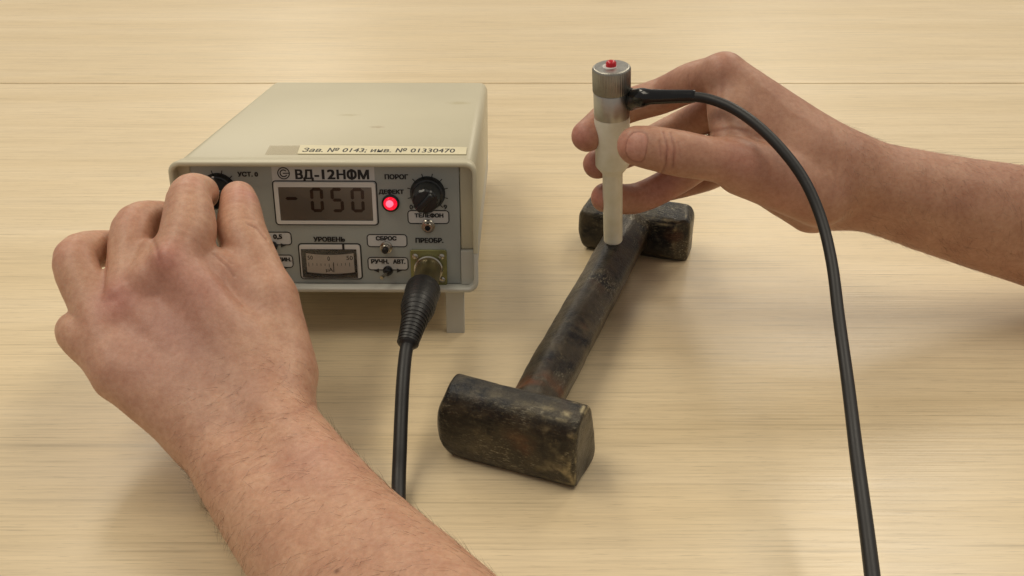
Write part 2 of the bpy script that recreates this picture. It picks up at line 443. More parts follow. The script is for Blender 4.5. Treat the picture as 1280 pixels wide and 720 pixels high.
inst = empty('measuring_instrument')
inst.matrix_world = Matrix(((U_[0], V_[0], W_[0], O_[0] * S), (U_[1], V_[1], W_[1], O_[1] * S), (U_[2], V_[2], W_[2], O_[2] * S), (0, 0, 0, 1)))
tag(inst, 'beige tabletop measuring instrument with grey front panel, display, dials and tilted front feet', 'instrument')
SPLIT = 2.28
def arch(top, io, ii, n=7):
    """Cross-section of one half shell; io and ii draw the outer and inner walls in."""
    ow, iw = 8 - io, 7.74 + ii
    if top: zo, zi, base = HB - io, HB - .28 + ii, SPLIT + .01
    else:   zo, zi, base = 0 + io, .28 - ii, SPLIT - .01
    sgn = 1 if top else -1; ro, ri = .62, .42; out = []
    out.append((ow, base))
    for i in range(n + 1):
        a = math.pi / 2 * i / n; out.append((ow - ro + ro * math.cos(a), zo - sgn * ro + sgn * ro * math.sin(a)))
    for i in range(n + 1):
        a = math.pi / 2 * (1 + i / n); out.append((-ow + ro + ro * math.cos(a), zo - sgn * ro + sgn * ro * math.sin(a)))
    out.append((-ow, base)); out.append((-iw, base))
    for i in range(n + 1):
        a = math.pi / 2 * (2 - i / n); out.append((-iw + ri + ri * math.cos(a), zi - sgn * ri + sgn * ri * math.sin(a)))
    for i in range(n + 1):
        a = math.pi / 2 * (1 - i / n); out.append((iw - ri + ri * math.cos(a), zi - sgn * ri + sgn * ri * math.sin(a)))
    out.append((iw, base))
    return out
def shell(name, top, m):
    st = [(0, .09, .08), (.03, .04, .03), (.1, 0, 0), (1.22, .1, 0), (1.28, .17, 0), (1.34, .17, 0), (1.40, .12, 0), (22.3, .16, 0), (22.65, .28, 0), (22.85, .6, 0)]
    loops = [[(x, v, z) for x, z in arch(top, io, ii)] for v, io, ii in st]
    return MB().loft(loops).build(name, m, inst, True, angle=50)
upper = shell('upper_shell', True, M_top); shell('lower_shell', False, M_low)
MB().box((0, 22.5, HB / 2), (15.0, .3, HB - .9)).build('back_panel', M_low, inst)
for sx in (-1, 1):                                             # posts beside the panel
    MB().box((sx * 7.4, VP + .33, (SPLIT + 7.0) / 2), (.70, .5, 7.0 - SPLIT - .02)).build('side_post', M_top, inst, True, .05)
    MB().box((sx * 7.39, VP + .2, (SPLIT + .27) / 2), (.70, .6, SPLIT - .30)).build('side_post', M_low, inst, True, .05)
    MB().box((sx * 6.65, 1.0, -1.36), (1.02, .42, 3.0)).build('tilt_foot', M_low, inst, True, .06)
    MB().lathe([(0, .55), (.25, .6), (.38, .55)], (sx * 6.4, 21.3, .02), (0, 0, -1), 20).build('rear_foot', M_rubber, inst)
panel = MB().box((0, VP + .1, 3.64), (14.06, .2, 6.66)).build('front_panel', M_panel, inst, True, .03)

def flat(name, loop, t, m, parent=None, lift=.0):
    """A thin raised plate of outline loop [(u, w)] on the panel."""
    v1 = VP - lift
    return MB().loft([[(x, v1, z) for x, z in loop], [(x, v1 - t, z) for x, z in loop]]).build(name, m, parent or inst, False)
def ring(name, outer, inner, t, m, parent=None, lift=0.):
    v1 = VP - lift
    lo = [[(x, v1, z) for x, z in outer], [(x, v1 - t, z) for x, z in outer], [(x, v1 - t, z) for x, z in inner], [(x, v1, z) for x, z in inner]]
    return MB().loft(lo, closed=True).build(name, m, parent or inst, False)
def prect(p0, p1):                                             # panel rectangle from two photo corners
    u0, w1 = pan(*p0); u1, w0 = pan(*p1); return (u0 + u1) / 2, (w0 + w1) / 2, abs(u1 - u0), abs(w1 - w0)
def outline(name, p0, p1, r, t=.055, m=None, parent=None):
    cx, cz, w, h = prect(p0, p1)
    return ring(name, rrect(w, h, r, 5, cx, cz), rrect(w - 2 * t, h - 2 * t, max(r - t, .02), 5, cx, cz), .012, m or M_ink, parent or panel, .004)
def letters(s):
    cu = bpy.data.curves.new('lettering', 'FONT'); cu.body = s; cu.size = 1; cu.extrude = .004; cu.resolution_u = 3
    ob = bpy.data.objects.new('lettering', cu); sc.collection.objects.link(ob)
    me = bpy.data.meshes.new_from_object(ob.evaluated_get(bpy.context.evaluated_depsgraph_get()))
    bpy.data.objects.remove(ob); bpy.data.curves.remove(cu)
    return me
def edge_of(s):
    me = letters(s); x = max(v.co.x for v in me.vertices); bpy.data.meshes.remove(me); return x
def text(s, p0, p1, m=None, parent=None, lift=.006, bold=.0, mtx=None):
    """Lettering whose capitals fill the box p0-p1 of the panel (photo pixels)."""
    s0 = s; s = s.replace('Ф', 'О'); me = letters(s)
    co = np.zeros(len(me.vertices) * 3, np.float32); me.vertices.foreach_get('co', co); co = co.reshape(-1, 3)
    cap = .729 if any(ord(q) > 1000 for q in s) else .685
    bars = []
    if 'Ф' in s0:                                              # the ring of this letter comes from О, its stem is added
        e = edge_of(s[:s0.index('Ф') + 1]); bars = [(e - .3235 - .052, e - .3235 + .052)]
    if bars:
        bm = bmesh.new(); bm.from_mesh(me)
        for p, q in bars:
            for zz in (.0045,):
                vs = [bm.verts.new(c) for c in ((p, -.045, zz), (q, -.045, zz), (q, .775, zz), (p, .775, zz))]; bm.faces.new(vs)
        bm.to_mesh(me); bm.free()
        co = np.zeros(len(me.vertices) * 3, np.float32); me.vertices.foreach_get('co', co); co = co.reshape(-1, 3)
    x0, x1 = co[:, 0].min(), co[:, 0].max()
    if mtx is None:
        u0, w1 = pan(*p0); u1, w0 = pan(*p1)
        X = u0 + (co[:, 0] - x0) / (x1 - x0) * (u1 - u0); Zc = w0 + co[:, 1] / cap * (w1 - w0); Y = VP - lift - co[:, 2]
        q = np.stack([X, Y, Zc], 1)
    else: q = mtx((co[:, 0] - x0) / (x1 - x0), co[:, 1] / cap, co[:, 2])
    me.vertices.foreach_set('co', (q * S).astype(np.float32).ravel()); me.update()
    if bold:                                                   # heavier strokes: the letters again, a hair to the side and above
        bm = bmesh.new(); bm.from_mesh(me); k = bold * S; src = bm.faces[:]
        for i, (dx, dz) in enumerate(((1, .6), (-1, -.6), (1, -.6), (-1, .6))):
            g = bmesh.ops.duplicate(bm, geom=src)
            up = .0011 * S * (i + 1)
            bmesh.ops.translate(bm, verts=[x for x in g['geom'] if isinstance(x, bmesh.types.BMVert)], vec=(dx * k, -up, dz * k) if mtx is None else (dx * k, dz * k, up))
        bm.to_mesh(me); bm.free()
    return link('lettering', me, m or M_ink, parent or panel)
def circ(cx, cz, r, n=32): return [(cx + r * math.cos(2 * math.pi * i / n), cz + r * math.sin(2 * math.pi * i / n)) for i in range(n)]
def cm(px): return px / 23.6                                   # photo pixels on the panel to cm

# title plate and display
u0, w0 = pan(338, 229); u1, w1 = pan(470, 208)
flat('title_plate', [(u0 + .12, w0 - .0), (u1 - .1, w0 - .0), (u1 - .1, 6.9), (u0 + .12, 6.9)], .01, M_light, panel, .002)
for s, x0, x1, z0, z1 in (('ВД', 369.2, 391.6, 212, 223.5), ('-', 393.2, 398.6, 212, 223.5), ('12', 402.5, 418.8, 212.2, 223.6), ('НФМ', 421, 461, 212.3, 223.7)):
    text(s, (x0, z0), (x1, z1), bold=.03, lift=.018)
cx, cz = pan(354.5, 216.5)
ring('emblem', circ(cx, cz, .33), circ(cx, cz, .275), .01, M_ink, panel, .014)
arc = lambda r, a0, a1, n=16: [(cx + r * math.cos(math.radians(a0 + (a1 - a0) * i / n)), cz + r * math.sin(math.radians(a0 + (a1 - a0) * i / n))) for i in range(n + 1)]
flat('emblem', arc(.21, 40, 330) + arc(.15, 330, 40), .01, M_ink, panel, .014)
flat('emblem', [(cx - .04, cz - .03), (cx + .3, cz - .02), (cx + .3, cz + .03), (cx - .04, cz + .02)], .01, M_ink, panel, .014)
cx, cz, w, h = prect((340.5, 226), (473, 281))
lcd = ring('display_frame', rrect(w - .1, h - .1, .14, 5, cx, cz), rrect(*(lambda a: (a[2], a[3], .03, 5, a[0], a[1]))(prect((347.7, 233.2), (467, 275.6)))), .09, M_white, inst, .0)
outline('frame_line', (339.5, 225.3), (474, 281.8), .2, .06)
wx, wz, ww, wh = prect((347.7, 233.2), (467, 275.6))
flat('display', rrect(ww, wh, .03, 3, wx, wz), .012, M_lcd, lcd, .003)
def seg7(px0, px1, py0, py1, on):
    a, top = pan(px0, py0); c, bot = pan(px1, py1); W, Hh = c - a, top - bot; t = .17
    def hs(z): return [(a + t * .55, z), (a + t, z + t / 2), (c - t, z + t / 2), (c - t * .55, z), (c - t, z - t / 2), (a + t, z - t / 2)]
    def vs(x, z0, z1): g = .04; return [(x, z1 - g), (x + t / 2, z1 - t * .6), (x + t / 2, z0 + t * .6), (x, z0 + g), (x - t / 2, z0 + t * .6), (x - t / 2, z1 - t * .6)]
    mid = (top + bot) / 2
    S7 = {'a': hs(top - t / 2), 'g': hs(mid), 'd': hs(bot + t / 2), 'f': vs(a + t / 2, mid, top - .05), 'b': vs(c - t / 2, mid, top - .05),
          'e': vs(a + t / 2, bot + .05, mid), 'c': vs(c - t / 2, bot + .05, mid)}
    for k in on: flat('digit_segment', S7[k], .006, M_seg, lcd, .019)
a_, z_ = pan(356.8, 248); c_, _ = pan(372.2, 248)
flat('digit_segment', [(a_, z_), (a_ + .09, z_ + .085), (c_ - .09, z_ + .085), (c_, z_), (c_ - .09, z_ - .085), (a_ + .09, z_ - .085)], .006, M_seg, lcd, .019)
seg7(387, 405.6, 234.4, 265, 'abcdef'); seg7(412.6, 430.6, 234.6, 265.2, 'afgcd'); seg7(437.8, 456.4, 234.9, 265.4, 'abcdef')
flat('display_glass', rrect(ww - .02, wh - .02, .03, 3, wx, wz), .02, M_glass, lcd, .05)
# words
for s, p0, p1 in (('УСТ. 0', (297, 214.8), (322.5, 220.4)), ('ПОРОГ', (481, 218), (510, 223.8)), ('ДЕФЕКТ', (473.5, 237), (504.4, 242)),
                  ('9', (554.6, 256), (558.8, 261.5)), ('0', (512, 256), (516, 261.5)), ('ТЕЛЕФОН', (518.5, 266.8), (554, 271.6)), ('СБРОС', (470, 295.2), (495.4, 300.2)),
                  ('РУЧН.', (464, 324), (486, 329.2)), ('АВТ.', (491.5, 324.2), (506.5, 329.4)), ('УРОВЕНЬ', (392, 296), (431, 301.8)),
                  ('0,5', (341.5, 293), (352.5, 298.2)), ('ДИН.', (346.5, 321.8), (364, 326.4)), ('ПРЕОБР.', (519.6, 297.4), (554, 303.2))):
    text(s, p0, p1, bold=.018 if len(s) > 2 else .008, lift=.018)
for p0, p1 in (((509, 262.5), (562, 280)), ((458, 292.4), (509.6, 309)), ((459, 321), (511, 338)), ((313, 289.4), (365.5, 306.5)), ((314, 318), (367.5, 334.8))):
    a = prect(p0, p1); flat('caption_plate', rrect(a[2], a[3], .18, 5, a[0], a[1]), .006, M_light, panel, .001)
    outline('caption_line', p0, p1, .2, .055)
for px, py, d in ((471, 338, -1), (499, 338, 1), (354, 306.5, 1), (355.8, 334.8, 1)):
    x, z = pan(px, py); flat('arrow', [(x - .12 * d, z + .12), (x + .16 * d, z), (x - .12 * d, z - .12)], .008, M_ink, panel, .02)
# dials
def dial(px, py, turn, ticks):
    x, z = pan(px, py)
    k = MB().lathe([(-.02, .9), (.12, .9), (.3, .82), (.34, .74), (1.45, .66), (1.56, .58), (1.58, 0.02)], (x, VP, z), (0, -1, 0), 48,
                   lambda i, j: 1 - .045 * (j % 4 == 0) if i in (4, 5) else 1).build('knob', M_black, inst, True, angle=30)
    c, s_ = math.cos(turn), math.sin(turn)
    bar = [(-.62, -.17), (.62, -.17), (.62, .17), (-.62, .17)]
    MB().loft([[(x + a * c - q * s_, VP - 1.2, z + a * s_ + q * c) for a, q in bar], [(x + .92 * (a * c - q * s_), VP - 1.86, z + .92 * (a * s_ + q * c)) for a, q in bar]]).build('grip', M_black, k, True, .08)
    MB().lathe([(0, .07), (.02, .07), (.04, .03)], (x + c * .78, VP - .30, z + s_ * .78), (0, -1, 0), 12).build('pointer_dot', M_white, k)
    n = 40; a0, a1 = math.radians(-50), math.radians(230)
    A_ = [a0 + (a1 - a0) * i / n for i in range(n + 1)]
    flat('scale_arc', [(x + .93 * math.cos(a), z + .93 * math.sin(a)) for a in A_] + [(x + .885 * math.cos(a), z + .885 * math.sin(a)) for a in A_[::-1]], .008, M_ink, panel, .006)
    for i in range(10):
        a = math.radians(-45 + 270 * i / 9); q = .022
        dx, dz = math.cos(a), math.sin(a)
        flat('scale_tick', [(x + .93 * dx - q * dz, z + .93 * dz + q * dx), (x + 1.1 * dx - q * dz, z + 1.1 * dz + q * dx), (x + 1.1 * dx + q * dz, z + 1.1 * dz - q * dx), (x + .93 * dx + q * dz, z + .93 * dz - q * dx)], .008, M_ink, panel, .006)
    return k
dial(534.6, 241.6, math.radians(228), 1)
dial(273.5, 237.5, math.radians(100), 1)
# lamp
x, z = pan(488.4, 253.5)
r_ = MB().lathe([(0, .47), (.12, .47), (.16, .42), (.16, .34), (.02, .33)], (x, VP, z), (0, -1, 0), 32).build('lamp_ring', M_black, inst)
MB().lathe([(.03, .37), (.17, .36), (.26, .28), (.31, .15), (.32, .01)], (x, VP, z), (0, -1, 0), 32).build('lamp_lens', M_led, r_)
MB().lathe([(.3, .2), (.325, .16), (.335, .08), (.337, .01)], (x - .02, VP, z + .03), (0, -1, 0), 28).build('lamp_core', M_ledcore, r_)
# phone jack
x, z = pan(535.3, 282.3)
j_ = MB().lathe([(0, .37), (.1, .37), (.14, .33), (.14, .27), (.34, .27), (.38, .24), (.38, .15), (.05, .15)], (x, VP, z), (0, -1, 0), 28).build('phone_jack', M_chrome, inst, True, angle=30)
MB().lathe([(.01, .2), (.06, .2)], (x, VP, z), (0, -1, 0), 20).build('hole', M_black, j_)
# push button and toggles
x, z = pan(483, 308.7)
p_ = MB().lathe([(0, .33), (.12, .33), (.14, .25), (.42, .25), (.46, .22)], (x, VP, z), (0, -1, 0), 24).build('button_collar', M_chrome, inst, True, angle=30)
MB().lathe([(.4, .17), (.62, .17), (.68, .12)], (x, VP, z), (0, -1, 0), 20).build('button_cap', M_rubber, p_)
for px, py, lx in ((485, 338, -.25), (341, 307.5, -.2), (345, 334, -.2)):
    x, z = pan(px, py)
    t_ = MB().lathe([(0, .27), (.1, .27), (.13, .2), (.34, .2), (.38, .14)], (x, VP, z), (0, -1, 0), 20).build('toggle_switch', M_black, inst, True, angle=30)
    MB().tube([(x, VP - .3, z), (x + lx * .5, VP - .6, z - .05), (x + lx, VP - .86, z - .1)], [.07, .085, .11], 12).build('lever', M_chrome, t_)
# level meter
cx, cz, w, h = prect((372, 303.8), (454, 349))
outline('meter_line', (372, 303.8), (454, 349.2), .2, .06)
ix, iz, iw, ih = prect((376, 311), (447.8, 347.6))
mt = ring('meter_frame', rrect(w - .16, h - .16, .14, 5, cx, cz), rrect(iw, ih, .03, 5, ix, iz), .05, M_white, inst, .003)
flat('meter_well', rrect(iw, ih, .03, 5, ix, iz), .01, M_black, mt, .002)
fx, fz, fw, fh = prect((382.5, 317), (443.5, 341.5))
n = 14; sag = lambda q: -.10 * (1 - (2 * q - 1) ** 2)
lo_ = [(fx - fw / 2 + fw * i / n, fz - fh / 2 + sag(i / n) + .07) for i in range(n + 1)]
hi_ = [(fx + fw / 2 - fw * i / n, fz + fh / 2 + sag(i / n) + .04) for i in range(n + 1)]
flat('meter_card', lo_ + hi_, .012, M_face, mt, .02)
for s, p0, p1 in (('0', (409.3, 320.4), (412.6, 325.6)), ('50', (433, 319.6), (441.2, 324.6)), ('50', (384.5, 319.4), (391.2, 324)), ('µA', (407.5, 334.4), (416.3, 339))):
    text(s, p0, p1, lift=.036, bold=.004, parent=mt)
for i in range(11):
    x, z = pan(386 + 5.1 * i, 328 + 1.2 * (1 - ((i - 5) / 5) ** 2)); q = .22 if i in (0, 5, 10) else .14
    flat('scale_tick', [(x - .012, z), (x + .012, z), (x + .012, z - q), (x - .012, z - q)], .006, M_ink, mt, .034)
x, z = pan(417.2, 327.5); x2, z2 = pan(417.6, 339.6)
flat('needle', [(x - .018, z), (x + .018, z), (x2 + .018, z2), (x2 - .018, z2)], .01, M_ink, mt, .06)
MB().tube([(fx - fw / 2 - .1 + (fw + .2) * i / n, VP - .06, fz + fh / 2 + .13 + sag(i / n)) for i in range(n + 1)], .05, 8).build('meter_rim', M_black, mt)
MB().tube([(fx - fw / 2 - .1 + (fw + .2) * i / n, VP - .06, fz - fh / 2 + .02 + sag(i / n)) for i in range(n + 1)], .05, 8).build('meter_rim', M_black, mt)
flat('meter_glass', rrect(iw - .04, ih - .04, .03, 5, ix, iz), .015, M_glass, mt, .12)
x, z = pan(429.3, 308); flat('marker_bar', [(x - .06, z - .14), (x + .06, z - .14), (x + .06, z + .15), (x - .06, z + .15)], .01, M_ink, mt, .054)
# socket for the probe lead
cx, cz, w, h = prect((512.8, 311.5), (559.5, 355.5))
so = MB().loft([[(a, VP, c) for a, c in rrect(w, h, .14, 5, cx, cz)], [(a, VP - .14, c) for a, c in rrect(w, h, .14, 5, cx, cz)]]).build('socket_flange', M_olive, inst, True, .03)
for sx in (-1, 1):
    for sz in (-1, 1):
        MB().lathe([(0, .17), (.06, .16), (.1, .08), (.11, .01)], (cx + sx * .71, VP - .14, cz + sz * .67), (0, -1, 0), 16).build('screw', M_chrome, so)
MB().lathe([(.1, .78), (.42, .78), (.46, .72), (.46, .6)], (cx, VP, cz), (0, -1, 0), 40).build('socket_ring', M_chrome, so, True, angle=30)
SOCK = worldp(cx, VP - .44, cz)
# inventory sticker on the top
def top_at(px, py): return onplane(px, py, w=HB)
q = [top_at(*p) for p in ((371.5, 190.5), (582.6, 191.2), (583.6, 182.4), (375.4, 179.6))]
zt = HB - .1
st = MB().loft([[(p[0], p[1], zt) for p in q], [(p[0], p[1], zt + .035) for p in q]]).build('inventory_sticker', M_paper, inst, False)
a, b_ = top_at(377, 188.3), top_at(568, 189.2); c_ = top_at(378.5, 183.4); e_ = top_at(569, 185)
text('Зав. № 0143; инв. № 01330470', None, None, parent=st, bold=.008,
     mtx=lambda x, y, zz: np.stack([a[0] + (b_[0] - a[0]) * x, a[1] + (c_[1] - a[1]) * y + (b_[1] - a[1]) * x, zt + .037 + zz * .4], 1))
q = [top_at(*p) for p in ((331, 191), (371, 191), (375, 179.8), (337, 179.8))]
MB().loft([[(p[0], p[1], zt + .002) for p in q], [(p[0], p[1], zt + .02) for p in q]]).build('clear_tape', M_tape, inst, False)

# ------------------------------------------------------------------ plug and lead
sd = -V_                                                        # out of the panel
SW = SOCK
lead = empty('connecting_lead', atz(500, 560, 0)); LB = np.array(atz(500, 560, 0))
tag(lead, 'black cable with ribbed round plug screwed into the socket of the instrument', 'cable')
def rel(pts, base): return [tuple(np.array(p) - base) for p in pts]
MB().tube(rel([SW - sd * .3, SW + sd * .4, SW + sd * 1.3, SW + sd * 2.9], LB), [.64, .68, .68, .66], 32).build('collar', M_brass, lead)
PL = [SW + sd * 2.75, at(528.5, 364, 50.6), at(526, 372, 49.8), at(522, 386, 48.7), at(518, 401, 47.9), at(513.5, 416, 47.3), at(509.5, 430, 46.9), at(506.5, 446, 46.4)]
body = catmull(PL, 8)
def plug_r(i):
    q = i / (len(body) - 1)
    ks = [(0, .7), (.03, .86), (.10, .91), (.22, .90), (.25, .86), (.40, .86), (.46, .80), (.54, .64), (.66, .56), (.80, .50), (.86, .49), (.875, .40), (.89, .3), (1, .29)]
    for (a, ra), (b2, rb) in zip(ks[:-1], ks[1:]):
        if a <= q <= b2: return ra + (rb - ra) * (q - a) / (b2 - a + 1e-9)
    return .3
MB().tube(rel(body, LB), [plug_r(i) for i in range(len(body))], 32).build('plug', M_rubber, lead, True, angle=60)
bv = [Vector(p) for p in body]
for i in range(14, 49):                                          # grip ribs
    if i % 2:
        d_ = (bv[i + 1] - bv[i - 1]).normalized(); r0 = plug_r(i)
        MB().lathe([(-.09, r0 - .03), (-.06, r0 + (.008 if i < 30 else .035)), (.05, r0 + (.008 if i < 30 else .03)), (.08, r0 - .03)], bv[i] - Vector(LB), d_, 28).build('rib', M_rubber, lead)
run = [PL[-2], PL[-1], at(503.5, 480, 45.5), at(501.5, 520, 44.7), at(500, 560, 43.9), at(498.5, 600, 43.1), at(498, 640, 41.7), at(498, 690, 39.8), at(500, 760, 37.3), at(505, 850, 34.6)]
run = catmull(run, 8); run = [(p[0], p[1], max(p[2], .325)) for p in run]
MB().tube(rel(run, LB), .315, 20).build('cable', M_cable, lead)

# ------------------------------------------------------------------ the double-headed hammer
HF, HA, HBv = np.array([-.1, 35.1, 0]), np.array([.947, -.321, 0]), np.array([.321, .947, 0])
NA, NB = np.array([.92, -.392, 0]), np.array([.392, .92, 0])   # the near head sits a few degrees askew
def hloc(P, ask=False): q = P - HF; return (q @ NA, q @ NB, q[:, 2]) if ask else (q @ HA, q @ HBv, q[:, 2])
def steel(name, AX_ROT=0.):
    m, N, L, b = new_mat(name)
    tc = N.new('ShaderNodeTexCoord')
    def noise(scale, detail=6, vec=(1, 1, 1), off=0, rough=.6):
        mp = N.new('ShaderNodeMapping'); mp.inputs['Scale'].default_value = vec; mp.inputs['Location'].default_value = (off, off, off)
        L.new(tc.outputs['Object'], mp.inputs['Vector'])
        n = N.new('ShaderNodeTexNoise'); n.inputs['Scale'].default_value = scale; n.inputs['Detail'].default_value = detail; n.inputs['Roughness'].default_value = rough
        L.new(mp.outputs[0], n.inputs['Vector']); return n.outputs['Fac']
    def ramp(src, p0, p1):
        r = N.new('ShaderNodeMapRange'); r.inputs[1].default_value = p0; r.inputs[2].default_value = p1; r.clamp = True
        L.new(src, r.inputs[0]); return r.outputs[0]
    def mix(a, bb, f):
        x = N.new('ShaderNodeMix'); x.data_type = 'RGBA'
        for s, v in ((6, a), (7, bb)):
            if isinstance(v, str): x.inputs[s].default_value = lin(v)
            else: L.new(v, x.inputs[s])
        L.new(f, x.inputs[0]); return x.outputs[2]
    def mulv(a, bb):
        x = N.new('ShaderNodeMath'); x.operation = 'MULTIPLY'; L.new(a, x.inputs[0]); L.new(bb, x.inputs[1]); return x.outputs[0]
    at1 = N.new('ShaderNodeAttribute'); at1.attribute_name = 'wear'
    at2 = N.new('ShaderNodeAttribute'); at2.attribute_name = 'rust'
    n1, n2, n3 = noise(55), noise(160, 8, off=3), noise(700, 5, off=9, rough=.7)
    rz = math.atan2(-.34, .94)
    def streak(sa, sb, off, rough=.6):                          # long noise along the head's length
        mp0 = N.new('ShaderNodeMapping'); mp0.inputs['Rotation'].default_value = (0, 0, -rz + AX_ROT); L.new(tc.outputs['Object'], mp0.inputs['Vector'])
        mp = N.new('ShaderNodeMapping'); mp.inputs['Scale'].default_value = (sa, sb, sb); mp.inputs['Location'].default_value = (off, off, off); L.new(mp0.outputs[0], mp.inputs['Vector'])
        n = N.new('ShaderNodeTexNoise'); n.inputs['Scale'].default_value = 1; n.inputs['Detail'].default_value = 5; n.inputs['Roughness'].default_value = rough
        L.new(mp.outputs[0], n.inputs['Vector']); return n.outputs['Fac']
    s1, s2 = streak(190, 430, 3), streak(420, 1200, 8, .7)
    sc1 = N.new('ShaderNodeAttribute'); sc1.attribute_name = 'scratch'
    c = mix('#2d2a25' if not AX_ROT else '#35302a', '#494235' if not AX_ROT else '#544b3b', ramp(n1, .38, .64))
    c = mix(c, '#121317', ramp(noise(45, 6, off=17), .50, .62))
    c = mix(c, '#47433a', mulv(ramp(s1, .50, .66), ramp(n3, .35, .6)))
    c = mix(c, '#8f8974', mulv(mulv(sc1.outputs['Fac'], ramp(s2, .54, .64)), ramp(n1, .38, .54)))
    c = mix(c, '#5e5643', mulv(ramp(n2, .56, .70), ramp(n3, .48, .62)))
    c = mix(c, '#a09473', mulv(at1.outputs['Fac'], ramp(n2, .40, .58)))
    c = mix(c, '#6a3a1e', mulv(at2.outputs['Fac'], ramp(n2, .3, .6)))
    L.new(c, b.inputs['Base Color'])
    b.inputs['Metallic'].default_value = .45
    r = N.new('ShaderNodeMapRange'); r.inputs[3].default_value = .18; r.inputs[4].default_value = .52; L.new(n2, r.inputs[0]); L.new(r.outputs[0], b.inputs['Roughness'])
    ad = N.new('ShaderNodeMath'); ad.operation = 'ADD'; L.new(n2, ad.inputs[0]); L.new(n3, ad.inputs[1])
    bp = N.new('ShaderNodeBump'); bp.inputs['Strength'].default_value = .55; bp.inputs['Distance'].default_value = .0006
    L.new(ad.outputs[0], bp.inputs['Height']); L.new(bp.outputs[0], b.inputs['Normal'])
    return m
M_steel = steel('worn_blackened_steel'); M_steel_handle = steel('worn_blackened_handle_steel', math.pi / 2)
def block(planes, ask=False):
    """Convex block from (normal (a, t, h), offset) half-spaces, edges rounded; also how near an edge each point lies."""
    NN = np.array([np.array(n) / np.linalg.norm(n) for n, _ in planes]); DD = np.array([o for _, o in planes])
    def fn(P):
        q = np.stack(hloc(P, ask), 1) @ NN.T - DD; d = q[:, 0]
        for i in range(1, q.shape[1]): d = smax(d, q[:, i], .17)
        return d
    def edge(P):
        q = np.sort(np.stack(hloc(P, ask), 1) @ NN.T - DD, 1); return q[:, -1] - q[:, -2]
    return fn, edge
def prism(poly, a0, a1, t0, extra=(), ask=False):
    pl = []; c = np.mean(poly, 0)
    for (x0, z0), (x1, z1) in zip(poly, poly[1:] + poly[:1]):
        n = np.array([z1 - z0, -(x1 - x0)]); n /= np.linalg.norm(n)
        if n @ (np.array([x0, z0]) - c) < 0: n = -n
        pl.append(((0, n[0], n[1]), n @ np.array([x0 + t0, z0])))
    pl += [((1, 0, 0), a1), ((-1, 0, 0), -a0)]
    for n, p in extra:
        n = np.array(n, float); n /= np.linalg.norm(n); pl.append((n, n @ (np.array(p) + np.array([0, t0, 0]))))
    return block(pl, ask)
sect = [(.02, .32), (-.14, 1.1), (-.16, 2.1), (-.02, 3.0), (.26, 3.5), (.62, 3.7), (1.5, 3.76), (2.5, 2.9), (2.85, 1.2), (2.6, .25), (2.2, 0), (.28, 0)]
near_fn, near_edge = prism(sect, -3.8, 3.12, 0, [((-1, -.75, 0), (-3.5, 0, 2)), ((-1, -.4, .45), (-3.45, .3, 3.0)), ((-1, -.5, -.5), (-3.45, 0, .7)), ((-1, 0, .35), (-3.3, 1, 3.7)), ((-1, 0, -.55), (-3.12, 1, 0)), ((-1, .8, 0), (-3.4, 2.6, 2)),
                                                 ((1, -1.3, 0), (3.02, 0, 2)), ((1, .7, .2), (3.05, 2.6, 1.2)), ((1, 0, 1.1), (3.0, 1, 3.7)), ((1, 0, -1.2), (3.05, 1, 0))], True)
sect2 = [(0, .4), (0, 2.6), (.25, 2.85), (2.3, 3.25), (2.9, 2.7), (3.0, .9), (2.6, .1), (.4, 0)]
far_fn, far_edge = prism(sect2, -3.35, 3.85, 23.15, [((1, -1.5, 0), (3.0, 0, 2)), ((1, 0, .9), (3.8, 1, 2.7)), ((-1, -.9, 0), (-3.0, 0, 2)), ((-1, 0, .7), (-3.2, 1, 2.6)), ((-1, 0, -.6), (-3.2, 1, .8)), ((1, .9, 0), (3.6, 2.6, 1))])
HC = 1.72
def grip_fn(P):
    a, t, h = hloc(P); s_ = np.clip((t - 2) / 21., 0, 1); r = 1.14 + .10 * np.clip((t - 2.5) / 3., 0, 1) + .09 * s_
    x, y = a - .12, h - HC
    d = np.sqrt(x * x + y * y + 1e-9) - r
    d = smax(d, (.62 * x + .78 * y) - r * .91, .07); d = smax(d, (-.62 * x + .78 * y) - r * .93, .1); d = smax(d, (.98 * x - .2 * y) - r * .90, .06)
    d = d - .16 * np.exp(-((t - 23.2) / .5) ** 2) - .10 * np.exp(-((t - 2.9) / .45) ** 2)
    return np.maximum(d, np.maximum(1.3 - t, t - 25.2))
ham = empty('double_headed_hammer', HF + HBv * 12)
tag(ham, 'worn dark steel hammer with a blocky head on each end of its thick handle', 'hammer')
HB0 = HF + HBv * 12
